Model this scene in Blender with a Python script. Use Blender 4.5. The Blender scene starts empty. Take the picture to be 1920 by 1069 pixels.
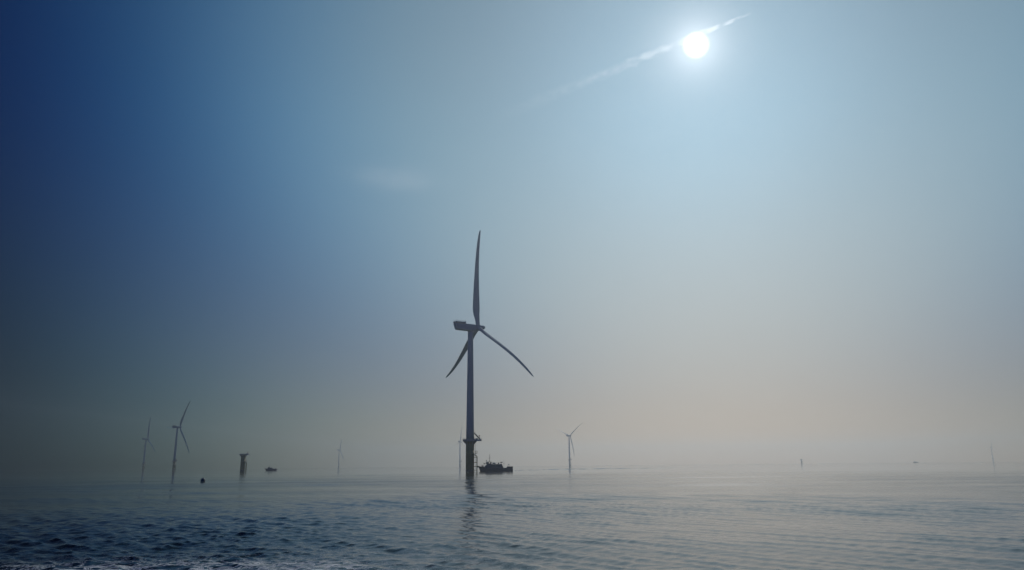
import bpy, bmesh, math, random
import numpy as np
from mathutils import Matrix, Vector, Quaternion
R = math.radians
sc = bpy.context.scene
col = sc.collection

# ------------------------------------------------------------------ camera
CAM_H = 3.0
pitch, roll = R(13.585), R(0.5)
fwd = Vector((0, math.cos(pitch), math.sin(pitch)))
up0 = Vector((0, -math.sin(pitch), math.cos(pitch)))
rt0 = Vector((1, 0, 0))
rt = math.cos(roll) * rt0 - math.sin(roll) * up0
up = math.sin(roll) * rt0 + math.cos(roll) * up0
cam_d = bpy.data.cameras.new('camera')
cam = bpy.data.objects.new('camera', cam_d)
col.objects.link(cam)
cam.matrix_world = Matrix(((rt.x, up.x, -fwd.x, 0), (rt.y, up.y, -fwd.y, 0),
                           (rt.z, up.z, -fwd.z, CAM_H), (0, 0, 0, 1)))
cam_d.sensor_width = 36
cam_d.lens = 26.25
cam_d.clip_start = 0.1
cam_d.clip_end = 120000
sc.camera = cam

# ------------------------------------------------------------------ sun and sky
SUN_EL, SUN_AZ = R(30.34), R(15.53)
sun_dir = Vector((math.sin(SUN_AZ) * math.cos(SUN_EL), math.cos(SUN_AZ) * math.cos(SUN_EL), math.sin(SUN_EL)))
sd = bpy.data.lights.new('sunlight', 'SUN')
sd.energy = 2.0
sd.angle = R(0.4)
sd.color = (1.0, 0.97, 0.93)
so = bpy.data.objects.new('sunlight', sd)
col.objects.link(so)
so.rotation_euler = sun_dir.to_track_quat('Z', 'Y').to_euler()

w = bpy.data.worlds.new('World')
sc.world = w
w.use_nodes = True
nt = w.node_tree
nt.nodes.clear()
def wn(t, **k):
    n = nt.nodes.new(t)
    for a, v in k.items():
        setattr(n, a, v)
    return n
def wl(a, b):
    nt.links.new(a, b)
sky = wn('ShaderNodeTexSky', sky_type='NISHITA', sun_disc=False, sun_elevation=SUN_EL, sun_rotation=SUN_AZ,
         altitude=0, air_density=1.0, dust_density=0.6, ozone_density=1.5)
tc = wn('ShaderNodeTexCoord')
nrm = wn('ShaderNodeVectorMath', operation='NORMALIZE')
wl(tc.outputs['Generated'], nrm.inputs[0])
dot = wn('ShaderNodeVectorMath', operation='DOT_PRODUCT')
dot.inputs[1].default_value = sun_dir
wl(nrm.outputs[0], dot.inputs[0])
acs = wn('ShaderNodeMath', operation='ARCCOSINE')
wl(dot.outputs['Value'], acs.inputs[0])
div = wn('ShaderNodeMath', operation='DIVIDE')
div.inputs[1].default_value = R(90)
wl(acs.outputs[0], div.inputs[0])
# how the clear-sky radiance is graded: by the angle from the sun, low in the sky and high up
SKY_LOW = [(0.0, (0.152, 0.217, 0.254)), (7.5, (0.261, 0.261, 0.253)), (15.0, (0.362, 0.298, 0.26)), (22.5, (0.344, 0.285, 0.268)), (30.0, (0.226, 0.202, 0.235)), (37.5, (0.194, 0.205, 0.225)), (45.0, (0.063, 0.116, 0.143)), (52.5, (0.005, 0.023, 0.041)), (60.0, (0.0, 0.0, 0.0)), (67.5, (0.005, 0.1, 0.3)), (75.0, (0.007, 0.12, 0.367)), (82.5, (0.008, 0.14, 0.433)), (90.0, (0.01, 0.16, 0.5))]
SKY_HIGH = [(0.0, (0.095, 0.206, 0.3)), (7.5, (0.183, 0.331, 0.429)), (15.0, (0.303, 0.449, 0.482)), (22.5, (0.418, 0.583, 0.561)), (30.0, (0.286, 0.505, 0.561)), (37.5, (0.054, 0.211, 0.355)), (45.0, (0.0, 0.057, 0.185)), (52.5, (0.0, 0.015, 0.073)), (60.0, (0.0, 0.0, 0.006)), (67.5, (0.005, 0.1, 0.3)), (75.0, (0.007, 0.12, 0.367)), (82.5, (0.008, 0.14, 0.433)), (90.0, (0.01, 0.16, 0.5))]
def grade(fac_out, stops, span):
    r = wn('ShaderNodeValToRGB')
    r.color_ramp.interpolation = 'B_SPLINE'
    e = r.color_ramp.elements
    while len(e) > 1:
        e.remove(e[-1])
    for i, (p, c) in enumerate(stops):
        q = e[0] if i == 0 else e.new(p / span)
        q.position = p / span
        q.color = (*c, 1)
    wl(fac_out, r.inputs[0])
    return r.outputs[0]
ramp_l = grade(div.outputs[0], SKY_LOW, 90)
ramp_h = grade(div.outputs[0], SKY_HIGH, 90)
sep = wn('ShaderNodeSeparateXYZ')
wl(nrm.outputs[0], sep.inputs[0])
asn = wn('ShaderNodeMath', operation='ARCSINE')
wl(sep.outputs['Z'], asn.inputs[0])
elv = wn('ShaderNodeMapRange', interpolation_type='SMOOTHSTEP')
elv.inputs['From Min'].default_value = R(1)
elv.inputs['From Max'].default_value = R(27)
wl(asn.outputs[0], elv.inputs['Value'])
mul0 = wn('ShaderNodeMix', data_type='RGBA', blend_type='MIX')
wl(elv.outputs[0], mul0.inputs[0])
wl(ramp_l, mul0.inputs[6])
wl(ramp_h, mul0.inputs[7])
mul = wn('ShaderNodeMix', data_type='RGBA', blend_type='MULTIPLY')
mul.inputs[0].default_value = 1.0
wl(sky.outputs[0], mul.inputs[6])
wl(mul0.outputs[2], mul.inputs[7])
# the sun itself, overexposed, with its narrow aureole
ang = wn('ShaderNodeMapRange', interpolation_type='SMOOTHSTEP')
ang.inputs['From Min'].default_value = R(1.02)
ang.inputs['From Max'].default_value = R(0.5)
ang.inputs['To Min'].default_value = 0
ang.inputs['To Max'].default_value = 10
wl(acs.outputs[0], ang.inputs['Value'])
gl = wn('ShaderNodeMath', operation='MULTIPLY')
gl.inputs[1].default_value = -1 / R(1.5)
wl(acs.outputs[0], gl.inputs[0])
ex = wn('ShaderNodeMath', operation='EXPONENT')
wl(gl.outputs[0], ex.inputs[0])
gm = wn('ShaderNodeMath', operation='MULTIPLY')
gm.inputs[1].default_value = 8
wl(ex.outputs[0], gm.inputs[0])
ad = wn('ShaderNodeMath', operation='ADD')
wl(ang.outputs[0], ad.inputs[0])
wl(gm.outputs[0], ad.inputs[1])
add = wn('ShaderNodeMix', data_type='RGBA', blend_type='ADD')
add.inputs[0].default_value = 1.0
wl(mul.outputs[2], add.inputs[6])
wl(ad.outputs[0], add.inputs[7])
bg = wn('ShaderNodeBackground')
bg.inputs['Strength'].default_value = 0.1
wl(add.outputs[2], bg.inputs['Color'])
wo = wn('ShaderNodeOutputWorld')
wl(bg.outputs[0], wo.inputs['Surface'])

sc.view_settings.view_transform = 'Standard'
sc.view_settings.look = 'None'
sc.view_settings.exposure = 0
sc.view_settings.gamma = 1
sc.render.engine = 'CYCLES'
sc.cycles.use_denoising = True
sc.cycles.max_bounces = 8
sc.cycles.volume_bounces = 1
sc.cycles.volume_step_rate = 0.25
sc.cycles.sample_clamp_indirect = 4
sc.cycles.caustics_reflective = False

# ------------------------------------------------------------------ materials
def mat(name, color, rough=0.5, metal=0.0, noise=0.0, nscale=1.0, spec=0.5, streak=1.0):
    m = bpy.data.materials.new(name)
    m.use_nodes = True
    t = m.node_tree
    b = t.nodes['Principled BSDF']
    b.inputs['Base Color'].default_value = (*color, 1)
    b.inputs['Roughness'].default_value = rough
    b.inputs['Metallic'].default_value = metal
    b.inputs['Specular IOR Level'].default_value = spec
    if noise:
        c = t.nodes.new('ShaderNodeTexCoord')
        mp = t.nodes.new('ShaderNodeMapping')
        mp.inputs['Scale'].default_value = (1, 1, streak)
        n = t.nodes.new('ShaderNodeTexNoise')
        n.inputs['Scale'].default_value = nscale
        n.inputs['Detail'].default_value = 6
        r = t.nodes.new('ShaderNodeValToRGB')
        r.color_ramp.elements[0].position = .3
        r.color_ramp.elements[1].position = .75
        r.color_ramp.elements[0].color = (*[x * (1 - noise) for x in color], 1)
        r.color_ramp.elements[1].color = (*[min(1, x * (1 + noise * .5)) for x in color], 1)
        t.links.new(c.outputs['Object'], mp.inputs[0])
        t.links.new(mp.outputs[0], n.inputs['Vector'])
        t.links.new(n.outputs['Fac'], r.inputs[0])
        t.links.new(r.outputs[0], b.inputs['Base Color'])
    return m
M = dict(
    tower=mat('shaded_turbine_paint', (.035, .20, .30), .75, spec=.2, noise=.12, nscale=.6, streak=.15),  # dark blue of tower, blades and nacelle holds their backlit shade
    pale=mat('haze_faded_paint', (.50, .54, .58), .6, spec=.2, noise=.1, nscale=.6),  # paler copy of the same paint, with haze fading put into the colour
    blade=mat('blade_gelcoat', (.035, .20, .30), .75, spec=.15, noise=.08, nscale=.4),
    nacelle=mat('shaded_nacelle_paint', (.035, .20, .30), .75, spec=.2, noise=.1, nscale=.7),
    yellow=mat('yellow_paint', (.20, .15, .03), .7, noise=.3, nscale=.8, streak=.2),
    steel=mat('galvanised_steel', (.25, .26, .27), .5, .6, noise=.2, nscale=2),
    dark=mat('dark_steel', (.05, .055, .06), .5, .2, noise=.2, nscale=2),
    red=mat('red_paint', (.35, .03, .02), .5, noise=.15, nscale=2),
    hull=mat('navy_hull_paint', (.03, .045, .09), .35, noise=.2, nscale=.8),
    cabin=mat('cabin_paint', (.05, .062, .08), .5, noise=.15, nscale=.8),
    deck=mat('deck_paint', (.12, .10, .09), .7, noise=.25, nscale=1.2),
    glass=mat('dark_window_glass', (.02, .025, .03), .08),
    rubber=mat('black_rubber', (.015, .015, .015), .8, noise=.3, nscale=3),
    raft=mat('raft_canister', (.55, .52, .38), .5, noise=.1, nscale=3),
    buoy=mat('weathered_buoy', (.16, .18, .18), .7, noise=.3, nscale=3),
    weed=mat('wet_weed', (.02, .025, .015), .6, noise=.5, nscale=1.5),
    cloth=mat('dark_workwear', (.03, .03, .05), .9, noise=.2, nscale=8),
    skin=mat('skin', (.35, .2, .14), .6, noise=.1, nscale=8),
    helmet=mat('white_helmet', (.6, .6, .58), .4, noise=.05, nscale=8),
    bare=mat('antifouling_paint', (.10, .03, .025), .7, noise=.25, nscale=1),
)

# ------------------------------------------------------------------ mesh helpers
class MB:
    def __init__(s):
        s.bm = bmesh.new()
    def box(s, c, d, rot=None, taper=None):
        x, y, z = (v / 2 for v in d)
        vs = []
        for sx, sy, sz in ((-1,-1,-1),(1,-1,-1),(1,1,-1),(-1,1,-1),(-1,-1,1),(1,-1,1),(1,1,1),(-1,1,1)):
            k = taper if (taper and sz > 0) else 1
            v = Vector((sx * x * k, sy * y * k, sz * z))
            if rot is not None:
                v = rot @ v
            vs.append(s.bm.verts.new(v + Vector(c)))
        for f in ((3,2,1,0),(4,5,6,7),(0,1,5,4),(1,2,6,5),(2,3,7,6),(3,0,4,7)):
            s.bm.faces.new([vs[i] for i in f])
        return s
    def tube(s, pts, rad, n=8, cap=True):
        pts = [Vector(p) for p in pts]
        rads = rad if isinstance(rad, (list, tuple)) else [rad] * len(pts)
        rings = []
        ref = None
        for i, p in enumerate(pts):
            t = (pts[min(i + 1, len(pts) - 1)] - pts[max(i - 1, 0)]).normalized()
            if ref is None:
                ref = Vector((0, 0, 1)) if abs(t.z) < .9 else Vector((1, 0, 0))
            a = t.cross(ref).normalized()
            b = t.cross(a).normalized()
            rings.append([s.bm.verts.new(p + (a * math.cos(2 * math.pi * k / n) + b * math.sin(2 * math.pi * k / n)) * rads[i]) for k in range(n)])
        for i in range(len(rings) - 1):
            for k in range(n):
                f = s.bm.faces.new((rings[i][k], rings[i][(k + 1) % n], rings[i + 1][(k + 1) % n], rings[i + 1][k]))
                f.smooth = n > 6
        if cap:
            s.bm.faces.new(rings[0][::-1])
            s.bm.faces.new(rings[-1])
        return s
    def lathe(s, prof, c=(0, 0, 0), n=32, rot=None, capped=True):
        rings = []
        for r, z in prof:
            ring = []
            for k in range(n):
                v = Vector((r * math.cos(2 * math.pi * k / n), r * math.sin(2 * math.pi * k / n), z))
                if rot is not None:
                    v = rot @ v
                ring.append(s.bm.verts.new(v + Vector(c)))
            rings.append(ring)
        for i in range(len(rings) - 1):
            for k in range(n):
                f = s.bm.faces.new((rings[i][k], rings[i][(k + 1) % n], rings[i + 1][(k + 1) % n], rings[i + 1][k]))
                f.smooth = True
        if capped:
            s.bm.faces.new(rings[0][::-1])
            s.bm.faces.new(rings[-1])
        return s
    def loft(s, secs, closed=True, smooth=True):
        rings = [[s.bm.verts.new(Vector(p)) for p in sec] for sec in secs]
        n = len(rings[0])
        for i in range(len(rings) - 1):
            for k in range(n if closed else n - 1):
                f = s.bm.faces.new((rings[i][k], rings[i][(k + 1) % n], rings[i + 1][(k + 1) % n], rings[i + 1][k]))
                f.smooth = smooth
        s.bm.faces.new(rings[0][::-1])
        s.bm.faces.new(rings[-1])
        return s
    def prism(s, poly, y0, y1):                      # outline in x,z carried from y0 to y1
        a = [s.bm.verts.new((x, y0, z)) for x, z in poly]
        b = [s.bm.verts.new((x, y1, z)) for x, z in poly]
        n = len(poly)
        s.bm.faces.new(a)
        s.bm.faces.new(b[::-1])
        for k in range(n):
            s.bm.faces.new((a[k], b[k], b[(k + 1) % n], a[(k + 1) % n]))
        return s
    def build(s, name, m, parent=None, bevel=0.0):
        bmesh.ops.recalc_face_normals(s.bm, faces=s.bm.faces)
        me = bpy.data.meshes.new(name)
        s.bm.to_mesh(me)
        s.bm.free()
        me.materials.append(m)
        o = bpy.data.objects.new(name, me)
        col.objects.link(o)
        if parent:
            o.parent = parent
        if bevel:
            bv = o.modifiers.new('bevel', 'BEVEL')
            bv.width = bevel
            bv.segments = 2
        return o
def empty(name, loc, rz=0.0):
    o = bpy.data.objects.new(name, None)
    o.empty_display_size = 1
    col.objects.link(o)
    o.location = loc
    o.rotation_euler = (0, 0, rz)
    return o
def tag(o, label=None, cat=None, group=None, kind=None):
    if label: o['label'] = label
    if cat: o['category'] = cat
    if group: o['group'] = group
    if kind: o['kind'] = kind
    return o
def copy_tree(o, parent=None):
    c = o.copy()
    col.objects.link(c)
    if parent:
        c.parent = parent
    for ch in list(o.children):
        copy_tree(ch, c)
    return c

# ------------------------------------------------------------------ sea
def smooth(a, b, x):
    t = np.clip((x - a) / (b - a), 0, 1)
    return t * t * (3 - 2 * t)
def sea_mesh():
    rng = np.random.default_rng(7)
    rs = [1.2]
    while rs[-1] < 5900:
        r = rs[-1]
        dr = 0.5 if r < 17 else min(max(.05, r * r / 16000), r * .06)
        rs.append(r + dr)
    rs = np.array(rs)
    fine = np.radians(np.arange(-46, 46.001, 0.09))
    coarse = np.radians(np.arange(46, 314, 3.0)[1:])
    az = np.concatenate([fine, coarse])
    na, nr = len(az), len(rs)
    rr, aa = np.meshgrid(rs, az, indexing='ij')
    x = rr * np.sin(aa)
    y = rr * np.cos(aa)
    dr = np.gradient(rs)
    cell = np.maximum(dr, rs * math.radians(.09))[:, None]
    # churned water in the wake of the boat the camera stands on
    chop = smooth(6, -14, x + 0.1 * (y - 24)) * smooth(95, 26, rr)
    z = np.zeros_like(x)
    gx = np.zeros_like(x)
    gy = np.zeros_like(x)
    # (how many, wavelengths, direction of travel, spread, slope of each)
    for cnt, l0, l1, dd, spread, sl in ((46, .7, 2.0, 221, .22, .0165), (44, .30, 1.0, 150, .5, .0155), (30, 2.2, 8, 240, .5, .0052), (30, 8, 34, 258, .4, .0034)):
        for k in range(cnt):
            lam = math.exp(rng.uniform(math.log(l0), math.log(l1)))
            d = math.radians(dd) + rng.normal() * spread
            amp = sl * lam / (2 * math.pi) * (0.6 + .8 * rng.random())
            ph = rng.uniform(0, 2 * math.pi)
            kx, ky = 2 * math.pi / lam * math.cos(d), 2 * math.pi / lam * math.sin(d)
            q = kx * x + ky * y + ph
            a = amp * smooth(1.9, 4.0, lam / cell)
            z += a * np.cos(q)
            gx -= .9 * a * math.cos(d) * np.sin(q)
            gy -= .9 * a * math.sin(d) * np.sin(q)
    for k in range(60):
        lam = math.exp(rng.uniform(math.log(.28), math.log(1.9)))
        d = math.radians(264) + rng.normal() * .45
        amp = .0056 * lam ** .95 * (0.5 + rng.random())
        ph = rng.uniform(0, 2 * math.pi)
        kx, ky = 2 * math.pi / lam * math.cos(d), 2 * math.pi / lam * math.sin(d)
        q = kx * x + ky * y + ph
        a = amp * smooth(1.9, 4.0, lam / cell) * chop
        z += a * np.cos(q)
        gx -= .6 * a * math.cos(d) * np.sin(q)
        gy -= .6 * a * math.sin(d) * np.sin(q)
    # patches of calmer and rougher water
    patch = np.zeros_like(x)
    for k in range(8):
        lam = rng.uniform(14, 70)
        d = rng.uniform(0, 2 * math.pi)
        patch += np.cos(2 * math.pi / lam * (math.cos(d) * x + math.sin(d) * y) + rng.uniform(0, 6.3))
    g = .95 + .5 * np.tanh(patch / 2)
    g = g * (1 - chop) + chop
    g = g * (1 - .34 * smooth(-.06, .22, aa * (np.cos(aa) > 0)))      # calmer to the right
    z *= g
    # foam: where the churned water crests, thickest along the ship's wake
    band = 1.3 * np.exp(-((y - (23.9 - .10 * (x + 6))) / 1.3) ** 2) * smooth(-3.5, -7.0, x) * (.25 + .75 * smooth(-15, -9, x)) * smooth(-26, -14, x)
    thin = chop * smooth(35, 24, rr) * .7
    foam = np.clip(band * 1.0 + thin, 0, 1)
    verts = np.stack([x + gx * g, y + gy * g, z], -1).reshape(-1, 3)
    # the sheet ends just inside the haze
    verts[:, 0] = np.clip(verts[:, 0], -1090, 2890)
    verts[:, 1] = np.clip(verts[:, 1], -290, 5990)
    center = np.array([[0, 0, 0.0]])
    verts = np.concatenate([verts, center])
    i = np.arange(nr - 1)[:, None] * na
    j = np.arange(na)[None, :]
    j2 = (j + 1) % na
    quads = np.stack([i + j, i + na + j, i + na + j2, i + j2], -1).reshape(-1, 4)[:, ::-1]
    tri = np.stack([np.full(na, nr * na), (np.arange(na) + 1) % na, np.arange(na)], -1)[:, ::-1]
    me = bpy.data.meshes.new('water')
    me.vertices.add(len(verts))
    me.vertices.foreach_set('co', verts.ravel())
    loops = np.concatenate([quads.ravel(), tri.ravel()])
    me.loops.add(len(loops))
    me.loops.foreach_set('vertex_index', loops)
    nq, ntri = len(quads), len(tri)
    me.polygons.add(nq + ntri)
    me.polygons.foreach_set('loop_start', np.concatenate([np.arange(nq) * 4, nq * 4 + np.arange(ntri) * 3]))
    me.update(calc_edges=True)
    me.validate()
    me.polygons.foreach_set('use_smooth', np.ones(nq + ntri, dtype=bool))
    at = me.attributes.new('foam', 'FLOAT', 'POINT')
    at.data.foreach_set('value', np.concatenate([foam.ravel(), [0]]).astype(np.float32))
    at = me.attributes.new('chop', 'FLOAT', 'POINT')
    at.data.foreach_set('value', np.concatenate([chop.ravel(), [0]]).astype(np.float32))
    n = me.polygons[0].normal
    if n.z < 0:
        me.flip_normals()
    return me
def sea_material():
    m = bpy.data.materials.new('sea_water')
    m.use_nodes = True
    t = m.node_tree
    b = t.nodes['Principled BSDF']
    L = t.links.new
    N = t.nodes.new
    b.inputs['Base Color'].default_value = (.010, .024, .028, 1)
    b.inputs['Roughness'].default_value = .025
    b.inputs['IOR'].default_value = 1.333
    geo = N('ShaderNodeNewGeometry')
    mp = N('ShaderNodeMapping')
    mp.inputs['Rotation'].default_value = (0, 0, R(-27))
    mp.inputs['Scale'].default_value = (.55, 1.3, 1)
    L(geo.outputs['Position'], mp.inputs[0])
    n1 = N('ShaderNodeTexNoise')
    n1.inputs['Scale'].default_value = 2.4
    n1.inputs['Detail'].default_value = 5
    n1.inputs['Roughness'].default_value = .55
    L(mp.outputs[0], n1.inputs['Vector'])
    n2 = N('ShaderNodeTexNoise')                  # broad slicks and gust patches
    n2.inputs['Scale'].default_value = .05
    n2.inputs['Detail'].default_value = 5
    n2.inputs['Roughness'].default_value = .6
    mp2 = N('ShaderNodeMapping')
    mp2.inputs['Rotation'].default_value = (0, 0, R(-6))
    mp2.inputs['Scale'].default_value = (.35, 1.0, 1)
    L(geo.outputs['Position'], mp2.inputs[0])
    L(mp2.outputs[0], n2.inputs['Vector'])
    r2 = N('ShaderNodeMapRange')
    r2.inputs['From Min'].default_value = .38
    r2.inputs['From Max'].default_value = .62
    r2.inputs['To Min'].default_value = .35
    r2.inputs['To Max'].default_value = 1.0
    L(n2.outputs['Fac'], r2.inputs['Value'])
    ch = N('ShaderNodeAttribute')
    ch.attribute_name = 'chop'
    sa = N('ShaderNodeMath')
    sa.operation = 'MULTIPLY_ADD'
    L(ch.outputs['Fac'], sa.inputs[0])
    sa.inputs[1].default_value = 1.2
    L(r2.outputs[0], sa.inputs[2])
    sm = N('ShaderNodeMath')
    sm.operation = 'MULTIPLY'
    sm.inputs[1].default_value = .018
    L(sa.outputs[0], sm.inputs[0])
    # ripples too small for the mesh far out roughen the reflection instead
    ln = N('ShaderNodeVectorMath')
    ln.operation = 'LENGTH'
    L(geo.outputs['Position'], ln.inputs[0])
    rg = N('ShaderNodeMapRange')
    rg.interpolation_type = 'SMOOTHSTEP'
    rg.inputs['From Min'].default_value = 20
    rg.inputs['From Max'].default_value = 170
    rg.inputs['To Min'].default_value = .05
    rg.inputs['To Max'].default_value = .13
    L(ln.outputs['Value'], rg.inputs['Value'])
    rm = N('ShaderNodeMath')
    rm.operation = 'MULTIPLY'
    rf = N('ShaderNodeMapRange')                   # glassy calm far out
    rf.interpolation_type = 'SMOOTHSTEP'
    rf.inputs['From Min'].default_value = 100
    rf.inputs['From Max'].default_value = 360
    rf.inputs['To Min'].default_value = 1
    rf.inputs['To Max'].default_value = .25
    L(ln.outputs['Value'], rf.inputs['Value'])
    rx = N('ShaderNodeMath')
    rx.operation = 'MULTIPLY'
    L(rg.outputs[0], rx.inputs[0])
    L(rf.outputs[0], rx.inputs[1])
    L(rx.outputs[0], rm.inputs[0])
    rb = N('ShaderNodeMath')
    rb.operation = 'MULTIPLY_ADD'
    rb.inputs[1].default_value = 1.2
    rb.inputs[2].default_value = .25
    L(r2.outputs[0], rb.inputs[0])
    L(rb.outputs[0], rm.inputs[1])
    L(rm.outputs[0], b.inputs['Roughness'])
    bp = N('ShaderNodeBump')
    bp.inputs['Strength'].default_value = 1
    L(sm.outputs[0], bp.inputs['Distance'])
    L(n1.outputs['Fac'], bp.inputs['Height'])
    L(bp.outputs[0], b.inputs['Normal'])
    # foam laid on the churned water
    fa = N('ShaderNodeAttribute')
    fa.attribute_name = 'foam'
    n3 = N('ShaderNodeTexNoise')
    n3.inputs['Scale'].default_value = 2.2
    n3.inputs['Detail'].default_value = 9
    n3.inputs['Roughness'].default_value = .68
    n3.inputs['Distortion'].default_value = 1.2
    mp3 = N('ShaderNodeMapping')
    mp3.inputs['Rotation'].default_value = (0, 0, R(12))
    mp3.inputs['Scale'].default_value = (.5, 1.0, 1)
    L(geo.outputs['Position'], mp3.inputs[0])
    L(mp3.outputs[0], n3.inputs['Vector'])
    sub = N('ShaderNodeMath')                      # lacy ridges: 1 - |2n-1|*k
    sub.operation = 'SUBTRACT'
    L(n3.outputs['Fac'], sub.inputs[0])
    sub.inputs[1].default_value = .5
    ab = N('ShaderNodeMath')
    ab.operation = 'ABSOLUTE'
    L(sub.outputs[0], ab.inputs[0])
    wd = N('ShaderNodeMath')
    wd.operation = 'MULTIPLY'
    wd.inputs[1].default_value = .034
    L(fa.outputs['Fac'], wd.inputs[0])
    th = N('ShaderNodeMath')
    th.operation = 'SUBTRACT'
    L(wd.outputs[0], th.inputs[0])
    L(ab.outputs[0], th.inputs[1])
    mr = N('ShaderNodeMapRange')
    mr.inputs['From Min'].default_value = -.004
    mr.inputs['From Max'].default_value = .016
    L(th.outputs[0], mr.inputs['Value'])
    fo = N('ShaderNodeBsdfPrincipled')
    fo.inputs['Base Color'].default_value = (.55, .58, .6, 1)
    fo.inputs['Roughness'].default_value = .8
    mx = N('ShaderNodeMixShader')
    L(mr.outputs[0], mx.inputs[0])
    L(b.outputs[0], mx.inputs[1])
    L(fo.outputs[0], mx.inputs[2])
    L(mx.outputs[0], t.nodes['Material Output'].inputs['Surface'])
    return m
sea_me = sea_mesh()
sea_mat = sea_material()
sea_me.materials.append(sea_mat)
water = bpy.data.objects.new('water', sea_me)
col.objects.link(water)
tag(water, kind='structure')

# ------------------------------------------------------------------ wind turbines
def foundation_mesh():
    m = MB()
    m.lathe([(2.3, -4), (2.3, 9.5), (2.36, 9.5), (2.36, 9.9), (2.3, 9.9), (2.3, 15.9), (2.45, 16.1), (2.2, 16.1)])
    return m
def tower_mesh():
    m = MB()
    prof = [(2.22 - (z - 16.1) / 62.3 * .74, z) for z in (16.1, 26, 37, 47, 58, 68, 78.4)]
    m.lathe(prof, n=40)
    return m
def platform_mesh():
    m = MB()
    # ring deck with a lay-down area carried out on one side
    m.lathe([(2.5, 16.35), (4.05, 16.35), (4.05, 16.62), (2.5, 16.62)], n=32, capped=False)
    m.box((4.9, 0, 16.485), (3.0, 4.6, .26))
    for k in range(10):
        a = 2 * math.pi * (k + .5) / 10
        c, s = math.cos(a), math.sin(a)
        v0 = [m.bm.verts.new((x * c - .16 * s, x * s + .16 * c, z)) for x, z in ((2.31, 14.4), (3.98, 16.34), (2.31, 16.34))]
        v1 = [m.bm.verts.new((x * c + .16 * s, x * s - .16 * c, z)) for x, z in ((2.31, 14.4), (3.98, 16.34), (2.31, 16.34))]
        m.bm.faces.new(v0)
        m.bm.faces.new(v1[::-1])
        for i in range(3):
            m.bm.faces.new((v0[i], v1[i], v1[(i + 1) % 3], v0[(i + 1) % 3]))
    return m
def railing_mesh():
    m = MB()
    path = []
    for k in range(25):
        a = R(38) + (2 * math.pi - R(76)) * k / 24
        path.append((4.0 * math.cos(a), 4.0 * math.sin(a)))
    path = path + [(6.3, -2.2), (6.3, -.8), (6.3, .8), (6.3, 2.2)]
    loop = path + [path[0]]
    for z in (17.7, 17.2):
        m.tube([(x, y, z) for x, y in loop], .035, 5)
    for x, y in path:
        m.tube([(x, y, 16.5), (x, y, 17.7)], .035, 5)
    # kick plate and mesh infill, as solid low sheets
    for i in range(len(loop) - 1):
        (x0, y0), (x1, y1) = loop[i], loop[i + 1]
        d = Vector((x1 - x0, y1 - y0, 0))
        rot = d.to_track_quat('X', 'Z').to_matrix()
        m.box(((x0 + x1) / 2, (y0 + y1) / 2, 16.95), (d.length, .03, .62), rot)
    return m
def nacelle_mesh():
    # local: rotor axis along +Y, tower top at the origin
    m = MB()
    def sec(y, wdt, zb, zt, e=.28):
        pts = []
        for k in range(24):
            a = 2 * math.pi * k / 24
            c, s = math.cos(a), math.sin(a)
            cx = math.copysign(abs(c) ** e, c)
            sx = math.copysign(abs(s) ** e, s)
            pts.append((wdt / 2 * cx, y, (zb + zt) / 2 + (zt - zb) / 2 * sx))
        return pts
    secs = [sec(-9.3, 3.0, .9, 3.5), sec(-9.1, 3.5, .25, 3.75), sec(-8.5, 3.7, 0.05, 3.8), sec(-5, 3.9, 0, 3.85),
            sec(0, 3.9, 0.0, 3.85), sec(2.0, 3.8, .1, 3.8, .35), sec(2.9, 3.3, .4, 3.6, .6), sec(3.2, 2.9, .6, 3.4, .9)]
    # rear face leans outwards towards the top
    def lean(p):
        x, y, z = p
        return (x, y - max(0, -8 - y + 0) * 0 - (1.15 * (z - .2) / 3.6 if y < -8.3 else 0), z)
    secs = [[lean(p) for p in q] for q in secs]
    m.loft(secs)
    m.lathe([(1.6, -.6), (1.6, .25)], n=32)         # yaw ring
    return m
def heli_railing_mesh():
    m = MB()
    m.box((0, -7.1, 3.98), (4.3, 6.2, .14))
    xs, y0, y1 = 2.1, -10.15, -4.05
    cor = [(-xs, y0), (xs, y0), (xs, y1), (-xs, y1)]
    for z in (5.25, 4.75):
        m.tube([(x, y, z) for x, y in cor + cor[:1]], .045, 5)
    for i in range(9):
        y = y0 + (y1 - y0) * i / 8
        for x in (-xs, xs):
            m.tube([(x, y, 4.0), (x, y, 5.3)], .05, 5)
    for i in range(1, 5):
        x = -xs + 2 * xs * i / 5
        for y in (y0, y1):
            m.tube([(x, y, 4.0), (x, y, 5.3)], .05, 5)
    for y in (y0, y1):
        m.box((0, y, 4.33), (4.2, .03, .5))
    for x in (-xs, xs):
        m.box((x, (y0 + y1) / 2, 4.33), (.03, y1 - y0, .5))
    return m
def hub_mesh():
    # local: axis along +Y, rotor centre at the origin
    rot = Matrix.Rotation(R(-90), 3, 'X')
    m = MB()
    m.lathe([(1.35, -1.7), (1.55, -1.2), (1.65, 0), (1.5, 1.0), (1.35, 1.7), (1.22, 2.9), (1.1, 3.9), (.75, 4.5), (.15, 4.75)], n=32, rot=rot)
    return m
BLADE_R = 57.4
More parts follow.
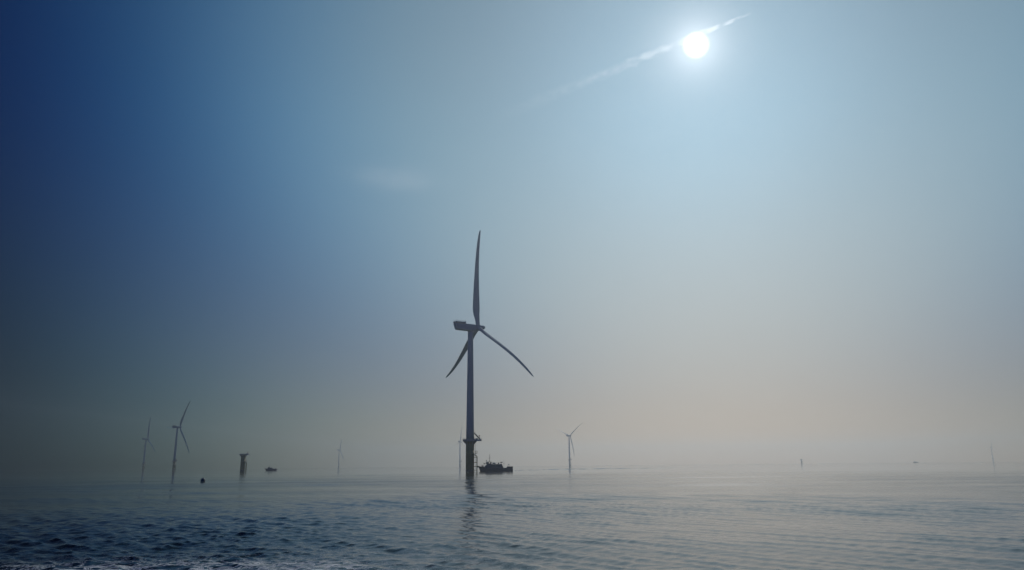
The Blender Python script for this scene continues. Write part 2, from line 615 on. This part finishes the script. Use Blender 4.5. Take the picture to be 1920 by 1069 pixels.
def blade_mesh():
    # local: span +Z, rotor axis +Y, direction of turning +X; the blade is feathered
    m = MB()
    S = [0.02, .035, .06, .09, .13, .17, .21, .26, .32, .40, .5, .6, .7, .8, .88, .94, .975, .993, 1.0]
    ch = [2.4, 2.4, 2.5, 2.9, 3.6, 4.15, 4.3, 4.15, 3.9, 3.55, 3.1, 2.75, 2.4, 2.05, 1.75, 1.4, 1.0, .6, .2]
    tk = [2.3, 2.3, 2.2, 2.0, 1.75, 1.5, 1.3, 1.1, .92, .75, .58, .46, .36, .27, .2, .15, .1, .06, .03]
    secs = []
    for s, c, t in zip(S, ch, tk):
        z = s * BLADE_R
        cone = z * math.sin(R(4.0))
        bend = 4.7 * s ** 3.6
        round_ = max(0, min(1, (.13 - s) / .1))
        tw = R(14) * max(0, 1 - s / .7)
        pts = []
        n = 20
        for k in range(n):
            a = 2 * math.pi * k / n
            u = math.cos(a)                         # +1 leading edge, -1 trailing edge
            v = math.sin(a)
            taper = 1 if round_ > .99 else (round_ + (1 - round_) * ((u + 1) / 2) ** .55 * 1.05)
            yy = c * (.5 * u - .2 * (1 - round_))   # chord, pitch axis near 30 %
            xx = t * .5 * v * taper
            y2 = yy * math.cos(tw) - xx * math.sin(tw)
            x2 = yy * math.sin(tw) * .9 + xx * math.cos(tw)
            pts.append((x2 + bend, y2 + cone, z))
        secs.append(pts)
    m.loft(secs)
    return m
def landing_mesh():
    # boat landing on the +X side: two fender tubes with stubs back to the pile
    m = MB()
    for y in (-.8, .8):
        m.tube([(3.9, y, -3), (3.9, y, 7.9), (3.3, y, 8.6), (2.25, y, 8.8)], .24, 10)
        for z in (.6, 2.6, 4.7, 7.6):
            m.tube([(2.2, y, z), (3.9, y, z)], .16, 8)
    for z in (2.6, 4.7, 7.6):
        m.tube([(3.9, -.8, z), (3.9, .8, z)], .14, 8)
    return m
def rest_mesh():
    m = MB()
    m.box((3.15, 0, 9.75), (1.75, 2.6, .16))
    cor = [(4.0, -1.25), (4.0, 1.25)]
    for z in (11.0, 10.45):
        m.tube([(2.3, -1.25, z), (4.0, -1.25, z), (4.0, 1.25, z), (2.3, 1.25, z)], .05, 5)
    for x, y in ((4.0, -1.25), (4.0, 0), (4.0, 1.25), (3.1, -1.25), (3.1, 1.25)):
        m.tube([(x, y, 9.7), (x, y, 11.0)], .05, 5)
    for y in (-1.0, 1.0):
        m.tube([(2.2, y, 8.9), (3.7, y, 9.68)], .08, 6)
    return m
def ladder_mesh():
    m = MB()
    for y in (-.28, .28):
        m.tube([(3.05, y, 1.0), (3.05, y, 9.7)], .05, 6)
        m.tube([(2.85, y, 9.8), (2.85, y, 17.4)], .06, 6)
    for k in range(24):
        z = 1.3 + k * .34
        m.tube([(3.05, -.28, z), (3.05, .28, z)], .025, 4)
    for k in range(22):
        z = 10.1 + k * .33
        m.tube([(2.85, -.28, z), (2.85, .28, z)], .025, 4)
    for k in range(5):                               # safety hoops of the upper ladder
        z = 12.2 + k * .85
        m.tube([(2.85 + .38 * math.sin(a), .36 * math.cos(a), z) for a in [math.pi * i / 8 for i in range(9)]], .03, 4)
    return m
def davit_mesh():
    m = MB()
    m.tube([(5.35, -1.6, 16.6), (5.35, -1.6, 19.2)], [.17, .13], 8)
    m.box((5.35, -1.6, 19.25), (.45, .4, .5))
    m.tube([(5.35, -1.6, 19.3), (4.1, -1.5, 18.9)], .1, 8)
    m.box((4.3, -1.5, 18.85), (.5, .4, .55))
    return m
def stair_mesh():
    m = MB()
    for y in (-.45, .45):
        m.tube([(5.9, y, 16.6), (2.3, y, 20.4)], .11, 6)
        m.tube([(5.9, y, 17.6), (4.0, y, 19.4), (2.3, y, 21.3)], .06, 6)
        m.prism([(5.95, 16.6), (5.95, 17.2), (2.35, 21.0), (2.35, 20.2)], y - .02, y + .02)
    for k in range(14):
        t = (k + .5) / 14
        m.box((5.9 - 3.6 * t, 0, 16.6 + 3.8 * t), (.3, .9, .05))
    m.box((2.55, 0, 20.35), (.8, 1.2, .1))
    m.box((2.55, 0, 21.25), (.7, 1.1, .1))           # door canopy
    return m
def cabinet_mesh():
    m = MB()
    m.box((3.6, .9, 17.25), (1.1, 1.2, 1.25))
    m.box((3.6, .9, 17.92), (1.25, 1.35, .08))
    return m

def rotor_frame(psi, tilt):
    A = Vector((math.sin(psi) * math.cos(tilt), math.cos(psi) * math.cos(tilt), math.sin(tilt)))
    U = Vector((math.cos(psi), -math.sin(psi), 0))
    V = U.cross(A)
    return A, U, V
TILT = R(5.5)
def set_rotor(nac, hub, blades, psi, phi):
    A, U, V = rotor_frame(psi, TILT)
    top = Vector((0, 0, 78.4))
    nac.matrix_basis = Matrix.Translation(top) @ Matrix((U, A * 0 + Vector((math.sin(psi), math.cos(psi), 0)), (0, 0, 1))).transposed().to_4x4()
    c = Vector((0, 0, 80.4)) + A * 4.83
    hub.matrix_basis = Matrix.Translation(c) @ Matrix((U, A, V)).transposed().to_4x4()
    for k, b in enumerate(blades):
        f = phi + k * 2 * math.pi / 3
        rad = math.cos(f) * V + math.sin(f) * U
        tan = -math.sin(f) * V + math.cos(f) * U
        b.matrix_basis = Matrix.Translation(c) @ Matrix((tan, A, rad)).transposed().to_4x4()

def foundation_parts(root):
    f = foundation_mesh().build('transition_piece', M['yellow'], root)
    MB().lathe([(2.305, -3.9), (2.33, -3.8), (2.33, 1.0), (2.305, 1.15)], n=32, capped=False).build('weed_band', M['weed'], f)
    p = platform_mesh().build('platform', M['steel'], root)
    railing_mesh().build('railing', M['steel'], p)
    cabinet_mesh().build('cabinet', M['steel'], p)
    davit_mesh().build('davit_crane', M['red'], p)
    l = landing_mesh().build('boat_landing', M['yellow'], root)
    ladder_mesh().build('ladder', M['yellow'], l)
    rest_mesh().build('rest_platform', M['yellow'], l)
    return p
GT = 'wind turbines standing in the sea'
turb = empty('offshore_wind_turbine', (-24.1, 424.0, 0))
tag(turb, 'tall dark wind turbine with yellow base rising from the sea beside the crew boat', 'wind turbine', GT)
pf = foundation_parts(turb)
stair_mesh().build('access_stair', M['dark'], pf)
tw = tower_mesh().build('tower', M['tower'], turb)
m = MB()
m.box((2.1, -.6, 17.75), (.26, 1.0, 2.2), Matrix.Rotation(R(-16), 3, 'Z'))
m.build('door', M['steel'], tw)
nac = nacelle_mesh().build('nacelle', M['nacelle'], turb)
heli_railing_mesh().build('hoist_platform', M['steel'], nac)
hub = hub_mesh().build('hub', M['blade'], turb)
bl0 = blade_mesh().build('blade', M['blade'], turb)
bls = [bl0]
for k in range(2):
    b = bl0.copy()
    col.objects.link(b)
    b.parent = turb
    bls.append(b)
set_rotor(nac, hub, bls, R(58.1), R(0.8))
def far_turbine(x, y, psi, phi, label, pale=True):
    t = copy_tree(turb)
    t.location = (x, y, 0)
    t.rotation_euler = (0, 0, 0)
    ch = {c.name.split('.')[0]: c for c in t.children}
    bb = [c for c in t.children if c.name.startswith('blade')]
    set_rotor(ch['nacelle'], ch['hub'], bb, R(psi), R(phi))
    t['label'] = label
    if pale:                                          # paler colour imitates haze fading the far machines
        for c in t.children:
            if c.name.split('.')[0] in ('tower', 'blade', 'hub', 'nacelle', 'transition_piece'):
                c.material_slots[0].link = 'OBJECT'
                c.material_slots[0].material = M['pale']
    return t
far_turbine(-650.6, 1470, 36.7, 27.6, 'hazy blue wind turbine nearest the bare yellow stump, one blade reaching up right', pale=False)
far_turbine(-988.9, 2050, 47.5, 3.7, 'leftmost wind turbine, smaller and greyer, standing farthest left in the haze', pale=False)
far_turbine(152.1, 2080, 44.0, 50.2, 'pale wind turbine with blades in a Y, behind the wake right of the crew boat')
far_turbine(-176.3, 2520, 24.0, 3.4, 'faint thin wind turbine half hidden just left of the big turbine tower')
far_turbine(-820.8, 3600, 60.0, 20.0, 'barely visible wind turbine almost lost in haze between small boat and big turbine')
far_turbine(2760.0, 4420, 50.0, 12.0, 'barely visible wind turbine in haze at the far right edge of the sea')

GF = 'turbine foundations without towers'
tp = empty('turbine_foundation', (-288.0, 816.0, 0))
tag(tp, 'bare yellow turbine foundation stump with a wide platform on top, left of the small boat', 'foundation', GF)
foundation_parts(tp)
tp2 = copy_tree(tp)
tp2.location = (1125.0, 3000.0, 0)
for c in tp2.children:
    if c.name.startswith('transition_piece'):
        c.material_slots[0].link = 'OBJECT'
        c.material_slots[0].material = M['pale']  # far stump painted pale so its colour fades like haze
tp2['label'] = 'tiny hazy foundation stump far out on the right, no turbine on it'

# ------------------------------------------------------------------ boats
def hull_sections(L, B, D, draft=.9, sheer=.7, flare=1.0):
    # bow at x = 0 pointing to -X, stern at x = L
    secs = []
    N = 15
    for i in range(N):
        s = i / (N - 1)
        x = L * s
        bow = (1 - s)
        wd = B / 2 * (1 - max(0, (.38 - s) / .38) ** 2.2) if s < .38 else B / 2 * (1 - .06 * (s - .38))
        wd = max(wd, .10)
        top = D + sheer * max(0, (.45 - s) / .45) ** 1.5
        rake = 1.45 * max(0, (.22 - s) / .22) ** 1.2
        wl = wd * (.55 + .45 * min(1, s / .35)) * .95
        kd = draft * min(1, .25 + s / .25)
        pts = [(x, -wd, top), (x + rake * .35, -(wd * .97), top - .5), (x + rake, -max(wl, .06), 0.05), (x + rake, -max(wl * .8, .05), -kd * .6), (x + rake, 0, -kd),
               (x + rake, max(wl * .8, .05), -kd * .6), (x + rake, max(wl, .06), .05), (x + rake * .35, wd * .97, top - .5), (x, wd, top),
               (x, wd - min(.12, wd * .5), top), (x + .0, wd - min(.16, wd * .6), top - .75), (x, -(wd - min(.16, wd * .6)), top - .75), (x, -(wd - min(.12, wd * .5)), top)]
        secs.append(pts)
    return secs
def person(loc, rz, label, group=None, parent=None):
    # one continuous skinned figure, standing with arms a little forward
    v = [(0, 0, .92), (0, 0, 1.15), (0, 0.01, 1.42), (0, .03, 1.53), (0, .05, 1.63), (0, .05, 1.76),
         (.09, 0, .86), (.11, .03, .48), (.12, -.02, .07), (.12, .13, .04),
         (-.09, 0, .86), (-.11, .01, .48), (-.12, -.03, .07), (-.12, .12, .04),
         (.19, 0, 1.42), (.24, .02, 1.14), (.2, .22, .98), (.18, .3, .97),
         (-.19, 0, 1.42), (-.24, .02, 1.14), (-.2, .22, .98), (-.18, .3, .97)]
    e = [(0, 1), (1, 2), (2, 3), (3, 4), (4, 5), (0, 6), (6, 7), (7, 8), (8, 9), (0, 10), (10, 11), (11, 12), (12, 13),
         (2, 14), (14, 15), (15, 16), (16, 17), (2, 18), (18, 19), (19, 20), (20, 21)]
    r = [.15, .15, .16, .06, .085, .08, .1, .07, .05, .045, .1, .07, .05, .045, .075, .055, .04, .04, .075, .055, .04, .04]
    me = bpy.data.meshes.new('person')
    me.from_pydata(v, e, [])
    o = bpy.data.objects.new('person', me)
    col.objects.link(o)
    sk = o.modifiers.new('skin', 'SKIN')
    for i, s in enumerate(me.skin_vertices[0].data):
        s.radius = (r[i] * (1.15 if i in (1, 2) else 1), r[i] * (.85 if i in (1, 2) else 1))
        s.use_root = (i == 0)
    o.modifiers.new('sub', 'SUBSURF').levels = 1
    o.modifiers['sub'].render_levels = 1
    me.materials.append(M['cloth'])
    o.location = loc
    o.rotation_euler = (0, 0, rz)
    MB().lathe([(.02, 1.86), (.1, 1.84), (.135, 1.76), (.15, 1.72), (.12, 1.70)][::-1], (0, .05, 0), 12).build('helmet', M['helmet'], o)
    lj = MB()
    lj.lathe([(.19, 1.02), (.215, 1.2), (.21, 1.38), (.12, 1.47)], (0, 0, 0), 14)
    lj.build('life_jacket', M['red'], o)
    tag(o, label, 'person', group)
    return o

def crew_boat(name, label, group):
    b = empty(name, (0, 0, 0))
    tag(b, label, 'boat', group)
    L = 19.3
    m = MB()
    m.loft(hull_sections(L, 5.8, 1.8, sheer=1.1), closed=True)
    hull = m.build('hull', M['hull'], b)
    m = MB()                                        # deck lying inside the bulwark
    m.loft([[(x, -wd, z), (x, wd, z), (x, wd, z - .12), (x, -wd, z - .12)] for x, wd, z in
            ((1.2, .55, 2.0), (3, 1.5, 1.6), (6, 2.5, 1.2), (12, 2.65, 1.05), (19.1, 2.6, 1.05))], smooth=False)
    m.build('deck', M['deck'], b)
    m = MB()
    m.tube([(.15, -.9, 2.75), (-.25, -.45, 2.75), (-.35, 0, 2.75), (-.25, .45, 2.75), (.15, .9, 2.75)], .28, 10)
    m.tube([(.2, -1.0, 2.3), (-.1, 0, 2.3), (.2, 1.0, 2.3)], .22, 8)
    m.build('bow_fender', M['rubber'], hull)
    for sy in (-1, 1):
        m = MB()
        m.tube([(1.6, sy * 1.6, 2.35), (4, sy * 2.42, 1.75), (7.5, sy * 2.93, 1.45), (13, sy * 2.92, 1.35), (19.2, sy * 2.82, 1.35)], .11, 6)
        m.build('rubbing_strake', M['rubber'], hull)
    # long low deckhouse
    m = MB()
    m.loft([[(x0, -wy, z0), (x1, -wy * .93, z1), (x1, wy * .93, z1), (x0, wy, z0)] for x0, x1, wy, z0, z1 in
            ((3.2, 4.3, 1.5, 1.6, 3.05), (4.6, 5.4, 2.0, 1.45, 3.75), (13.2, 13.0, 2.2, 1.4, 3.8), (14.2, 13.3, 2.2, 1.4, 3.8))], smooth=False)
    dh = m.build('deckhouse', M['cabin'], b)
    for k in range(6):
        for sy in (-1, 1):
            MB().box((7.3 + k * .95, sy * 2.09, 2.95), (.55, .1, .6)).build('window', M['glass'], dh)
    m = MB()
    m.box((12.95, -1.2, 2.4), (.9, .9, 1.7))
    m.build('door', M['steel'], dh)
    # wheelhouse with raked front and a window band
    m = MB()
    m.box((6.1, 0, 3.95), (2.9, 3.3, .4))
    m.box((6.15, 0, 5.02), (3.1, 3.5, .16))
    for x, y in ((4.85, -1.55), (4.85, 1.55), (6.0, -1.6), (6.0, 1.6), (7.4, -1.6), (7.4, 1.6), (4.75, -.5), (4.75, .5)):
        m.box((x, y, 4.5), (.14, .12, .9))
    m.box((7.3, 0, 4.5), (.4, 3.2, .9))
    wh = m.build('wheelhouse', M['cabin'], b)
    MB().box((5.4, -1.66, 4.52), (1.0, .04, .72)).build('window', M['glass'], wh)
    # mast, aerials, lamps
    m = MB()
    m.tube([(6.7, 0, 5.1), (6.7, 0, 7.0), (6.75, 0, 9.5)], [.11, .08, .03], 8)
    m.tube([(6.7, -.7, 6.6), (6.7, .7, 6.6)], .04, 6)
    m.tube([(6.2, 0, 5.1), (6.7, 0, 6.3)], .05, 6)
    m.box((6.5, 0, 6.95), (.35, 1.1, .18))
    m.box((6.85, .3, 7.4), (.2, .2, .3))
    mast = m.build('mast', M['dark'], b)
    for y, zt in ((.7, 8.8), (-.7, 8.4)):
        MB().tube([(6.7, y, 6.6), (6.75, y, zt)], .03, 5).build('aerial', M['dark'], mast)
    m = MB()
    m.tube([(3.35, .3, 5.05 - 1.2), (4.3, .2, 4.2)], .22, 8)
    m.tube([(3.1, .3, 4.6), (3.6, .3, 4.3), (4.4, .2, 3.7)], .09, 6)
    m.build('deck_crane', M['dark'], b)
    m = MB()
    m.tube([(4.9, -.7, 5.1), (4.9, -.7, 5.55)], .06, 6)
    m.lathe([(.08, -.25), (.24, -.2), (.27, .2), (.2, .25)], (4.85, -.7, 5.72), 14, Matrix.Rotation(R(-90), 3, 'Y'))
    m.build('searchlight', M['dark'], wh)
    for y in (-1.1, .9):
        m = MB()
        m.lathe([(.1, -.75), (.36, -.7), (.38, 0), (.36, .7), (.1, .75)], (9.1, y, 4.23), 14, Matrix.Rotation(R(90), 3, 'Y'))
        m.build('life_raft_canister', M['raft'], dh)
    m = MB()
    m.lathe([(.05, -.42), (.3, -.32), (.4, 0), (.3, .32), (.05, .42)], (11.6, 0, 4.22), 16)
    m.build('satellite_dome', M['dark'], dh)
    m = MB()
    m.tube([(13.1, -.9, 3.8), (13.1, -.9, 4.9)], .06, 6)
    m.tube([(13.1, .9, 3.8), (13.1, .9, 4.9)], .06, 6)
    m.box((13.25, 0, 4.75), (1.25, 2.0, .42), taper=.85)
    m.build('exhaust_housing', M['dark'], dh)
    m = MB()
    m.tube([(14.4, -1.9, 1.4), (14.4, -1.9, 5.0), (14.45, -1.9, 6.1)], [.07, .06, .03], 6)
    m.box((14.4, -1.9, 4.0), (.3, .3, .4))
    m.build('lamp_post', M['dark'], b)
    # handrails on bow and roof
    for sy in (-1, 1):
        m = MB()
        pts = [(1.0, sy * 1.2, 3.4), (2.4, sy * 1.9, 3.3), (3.6, sy * 2.3, 3.1)]
        m.tube(pts, .035, 5)
        for p in pts:
            m.tube([p, (p[0], p[1], p[2] - .9)], .03, 5)
        m.build('handrail', M['steel'], b)
        m = MB()
        pts = [(7.9, sy * 1.95, 4.6), (10, sy * 1.95, 4.6), (12.6, sy * 1.95, 4.6)]
        m.tube(pts, .03, 5)
        for p in pts:
            m.tube([p, (p[0], p[1], p[2] - .85)], .03, 5)
        m.build('roof_rail', M['steel'], dh)
    m = MB()
    m.box((2.9, .5, 2.45), (.8, .9, .9))
    m.tube([(2.0, 0, 1.9), (2.0, 0, 2.85)], .14, 8)
    m.build('foredeck_winch', M['dark'], b)
    # stern gantry
    m = MB()
    for sy in (-2.2, 2.2):
        m.tube([(16.2, sy, 1.1), (17.3, sy * .92, 3.6), (18.6, sy, 1.1)], .16, 8)
        m.box((17.4, sy, 1.75), (1.7, .5, 1.3))
    m.tube([(17.3, -2.05, 3.6), (17.3, 2.05, 3.6)], .16, 8)
    m.build('stern_gantry', M['dark'], b)
    m = MB()
    m.box((19.12, 0, 1.75), (.3, 5.3, 1.5))
    m.build('transom_gate', M['rubber'], b)
    return b
cb = crew_boat('crew_boat', 'dark crew boat with mast and stern gantry, bow pushed against the turbine ladder', 'boats working at the wind farm')
cb.location = (-19.85, 424.0, 0)
cb.rotation_euler = (0, 0, R(8))
c8, s8 = math.cos(R(8)), math.sin(R(8))
def on_boat(x, y, z):
    return (-19.85 + x * c8 - y * s8, 424.0 + x * s8 + y * c8, z)
person(on_boat(2.45, -.7, 1.92), R(75), 'person in dark workwear and helmet standing on the foredeck of the crew boat')
cb2 = copy_tree(cb)
cb2.location = (1560, 3000, 0)
cb2.rotation_euler = (0, 0, R(-5))
cb2['label'] = 'tiny grey boat almost lost in haze near the right horizon'

def work_boat(loc, rz):
    b = empty('work_boat', loc, rz)
    tag(b, 'small dark work boat with a short mast, alone right of the bare foundation stump', 'boat', 'boats working at the wind farm')
    L = 12.4
    m = MB()
    m.loft(hull_sections(L, 4.2, 1.75, .7, .35), closed=True)
    hull = m.build('hull', M['hull'], b)
    m = MB()
    m.tube([(.1, -.6, 2.0), (-.2, 0, 2.0), (.1, .6, 2.0)], .2, 8)
    m.build('bow_fender', M['rubber'], hull)
    m = MB()
    m.loft([[(x, -wd, z), (x, wd, z), (x, wd, z - .12), (x, -wd, z - .12)] for x, wd, z in
            ((.8, .4, 1.5), (3, 1.5, 1.2), (12.3, 1.85, 1.1))], smooth=False)
    m.build('deck', M['deck'], b)
    m = MB()
    m.loft([[(x0, -wy, z0), (x1, -wy * .9, z1), (x1, wy * .9, z1), (x0, wy, z0)] for x0, x1, wy, z0, z1 in
            ((2.9, 3.4, 1.3, 1.2, 3.1), (5.3, 5.2, 1.5, 1.1, 3.5), (5.4, 5.4, 1.5, 1.1, 2.75), (8.5, 8.2, 1.5, 1.1, 2.9))], smooth=False)
    cab = m.build('cabin', M['cabin'], b)
    for k in range(3):
        for sy in (-1, 1):
            MB().box((3.75 + k * .62, sy * 1.38, 2.7), (.42, .12, .5)).build('window', M['glass'], cab)
    m = MB()
    m.tube([(5.0, 0, 3.4), (5.0, 0, 5.2), (5.0, 0, 6.4)], [.1, .07, .03], 6)
    m.tube([(5.0, -.6, 4.7), (5.0, .6, 4.7)], .05, 6)
    m.box((4.9, 0, 4.2), (.7, .9, .25))
    mast = m.build('mast', M['dark'], b)
    m = MB()
    m.tube([(3.4, .8, 3.1), (3.4, .8, 6.3)], .03, 5)
    m.build('aerial', M['dark'], mast)
    m = MB()
    for sy in (-1.5, 1.5):
        m.tube([(10.6, sy, 1.2), (11.1, sy, 3.0), (11.7, sy, 1.2)], .12, 6)
    m.tube([(11.1, -1.5, 3.0), (11.1, 1.5, 3.0)], .12, 6)
    m.build('stern_gantry', M['dark'], b)
    return b
work_boat((-261.0, 806.0, 0), R(4))

# ------------------------------------------------------------------ buoy
bu = empty('mooring_buoy', (-71.6, 177.6, 0))
tag(bu, 'round dark mooring buoy afloat alone on the left, nearer than the foundation stump', 'buoy')
m = MB()
m.lathe([(.03, -.4)] + [(.5 * math.sin(math.pi * k / 14), .3 - .5 * math.cos(math.pi * k / 14)) for k in range(1, 14)] + [(.03, .80)], n=24)
fl = m.build('float', M['buoy'], bu)
m = MB()
m.lathe([(.50, .26), (.53, .29), (.53, .35), (.50, .38)], n=24, capped=False)
m.build('band', M['dark'], fl)
m = MB()
m.tube([(.0, .1 * math.cos(a), 0.88 + .1 * math.sin(a)) for a in [2 * math.pi * k / 10 for k in range(11)]], .025, 6)
m.build('lifting_eye', M['steel'], bu)

# ------------------------------------------------------------------ wake left by the crew boat
def wake_mesh():
    pts = [(-1.5, 434), (6, 470), (22, 530), (60, 580), (125, 612), (190, 642)]
    dense = []
    for i in range(len(pts) - 1):
        for k in range(30):
            t = k / 30
            dense.append(Vector((pts[i][0] * (1 - t) + pts[i + 1][0] * t, pts[i][1] * (1 - t) + pts[i + 1][1] * t, 0)))
    rng = random.Random(3)
    bm = bmesh.new()
    rows = []
    n = 13
    for i, p in enumerate(dense):
        d = (dense[min(i + 3, len(dense) - 1)] - dense[max(i - 3, 0)]).normalized()
        nrm_ = Vector((-d.y, d.x, 0))
        fade = min(1, i / 12) * min(1, (len(dense) - 1 - i) / 70)
        h = fade * (.3 + .09 * math.sin(i * .7) + .06 * rng.random())
        hw = 2.2 + .5 * math.sin(i * .31)
        row = []
        for k in range(n):
            u = (k / (n - 1) - .5) * 2
            z = h * (math.cos(u * math.pi) * .5 + .5) - .12 * (abs(u) > .98) - .03
            row.append(bm.verts.new(p + nrm_ * u * hw + Vector((0, 0, z))))
        rows.append(row)
    for i in range(len(rows) - 1):
        for k in range(n - 1):
            f = bm.faces.new((rows[i][k], rows[i][k + 1], rows[i + 1][k + 1], rows[i + 1][k]))
            f.smooth = True
    bmesh.ops.recalc_face_normals(bm, faces=bm.faces)
    me = bpy.data.meshes.new('wake')
    bm.to_mesh(me)
    bm.free()
    if me.polygons[50].normal.z < 0:
        me.flip_normals()
    me.materials.append(sea_mat)
    o = bpy.data.objects.new('wake', me)
    col.objects.link(o)
    tag(o, kind='structure')
wake_mesh()

# ------------------------------------------------------------------ contrail and thin cloud, high above the haze
def cloud_material(name, dens, nscale, lo, hi, g=.7, axis_fade=None):
    m = bpy.data.materials.new(name)
    m.use_nodes = True
    t = m.node_tree
    t.nodes.clear()
    N, L = t.nodes.new, t.links.new
    tcn = N('ShaderNodeTexCoord')
    mp = N('ShaderNodeMapping')
    mp.inputs['Scale'].default_value = nscale
    L(tcn.outputs['Generated'], mp.inputs[0])
    n = N('ShaderNodeTexNoise')
    n.inputs['Scale'].default_value = 1
    n.inputs['Detail'].default_value = 6
    n.inputs['Roughness'].default_value = .6
    L(mp.outputs[0], n.inputs['Vector'])
    r = N('ShaderNodeMapRange')
    r.inputs['From Min'].default_value = lo
    r.inputs['From Max'].default_value = hi
    L(n.outputs['Fac'], r.inputs['Value'])
    att = N('ShaderNodeSeparateXYZ')
    L(tcn.outputs['Generated'], att.inputs[0])
    last = r.outputs[0]
    for src, stops in axis_fade or ():
        cr = N('ShaderNodeValToRGB')
        e = cr.color_ramp.elements
        while len(e) > 1:
            e.remove(e[-1])
        for i, (p, v) in enumerate(stops):
            q = e[0] if i == 0 else e.new(p)
            q.position = p
            q.color = (v, v, v, 1)
        L(att.outputs[src], cr.inputs[0])
        mm = N('ShaderNodeMath')
        mm.operation = 'MULTIPLY'
        L(last, mm.inputs[0])
        L(cr.outputs[0], mm.inputs[1])
        last = mm.outputs[0]
    mm = N('ShaderNodeMath')
    mm.operation = 'MULTIPLY'
    mm.inputs[1].default_value = dens
    L(last, mm.inputs[0])
    v = N('ShaderNodeVolumePrincipled')
    v.inputs['Color'].default_value = (.95, .97, 1, 1)
    v.inputs['Anisotropy'].default_value = g
    L(mm.outputs[0], v.inputs['Density'])
    o = N('ShaderNodeOutputMaterial')
    L(v.outputs[0], o.inputs['Volume'])
    return m
def sky_point(x, y, alt):
    # where the line of sight through photo pixel (x, y) meets the flight level
    d = fwd + rt * ((x - 960) / 1400) - up * ((y - 534.5) / 1400)
    return d * (alt / d.z)
def contrail():
    ALT = 9000
    p0, p1 = sky_point(1408, 24, ALT), sky_point(930, 222, ALT)
    dirv = (p1 - p0)
    Ln = dirv.length
    x = dirv.normalized()
    z = Vector((0, 0, 1))
    y = z.cross(x).normalized()
    m = MB()
    rng = random.Random(5)
    secs = []
    NS = 60
    for i in range(NS + 1):
        s = i / NS
        rad = 40 + 290 * s ** .85 * (1 - .15 * s)
        rad *= 1 + .16 * rng.uniform(-1, 1)
        oz = rng.uniform(-.12, .12) * rad
        secs.append([(Ln * s, rad * math.cos(2 * math.pi * k / 12) * (1 + .12 * rng.uniform(-1, 1)), oz + rad * .55 * math.sin(2 * math.pi * k / 12)) for k in range(12)])
    m.loft(secs)
    o = m.build('contrail', cloud_material('contrail_ice', CONTRAIL_D, (30, 5, 4), .40, .70, .6,
        axis_fade=[('X', [(0, .4), (.04, 1.6), (.13, 2.2), (.22, 1.0), (.4, .34), (.65, .1), (1, 0)]), ('Y', [(0, 0), (.3, .5), (.5, 1), (.7, .5), (1, 0)])]))
    o.matrix_world = Matrix((x, y, z)).transposed().to_4x4()
    o.location = p0
    tag(o, 'thin white contrail slanting across the sky just in front of the sun', 'contrail')
CONTRAIL_D = .0024
contrail()
def thin_cloud(px, py, alt, rx, ry, rz, dens, label, rot):
    m = MB()
    m.lathe([(.02, -1)] + [(math.sin(math.pi * k / 12), -math.cos(math.pi * k / 12)) for k in range(1, 12)] + [(.02, 1)], n=24)
    for v in m.bm.verts:
        v.co = Vector((v.co.x * rx, v.co.y * ry, v.co.z * rz))
    o = m.build('cloud', cloud_material('cloud_ice', dens, (3, 3, 2), .15, .85, .6,
        axis_fade=[(a, [(0, 0), (.2, .1), (.5, 1), (.8, .1), (1, 0)]) for a in 'XYZ']))
    o.location = sky_point(px, py, alt)
    o.rotation_euler = (0, 0, rot)
    tag(o, label, 'cloud')
thin_cloud(740, 335, 7000, 1800, 1500, 300, .0005, 'faint pale wisp of cloud in the blue sky left above the big turbine', R(20))

# ------------------------------------------------------------------ haze over the sea
hz = MB().box((900, 2850, 69), (4000, 6300, 146))
hm = bpy.data.materials.new('sea_haze')
hm.use_nodes = True
ht = hm.node_tree
ht.nodes.clear()
pv = ht.nodes.new('ShaderNodeVolumePrincipled')
pv.inputs['Color'].default_value = (.58, .64, .675, 1)
pv.inputs['Density'].default_value = 0.00024
pv.inputs['Anisotropy'].default_value = 0.79
ho = ht.nodes.new('ShaderNodeOutputMaterial')
ht.links.new(pv.outputs[0], ho.inputs['Volume'])
haze = hz.build('haze', hm)
haze.data.materials.clear()
haze.data.materials.append(hm)
tag(haze, kind='stuff')
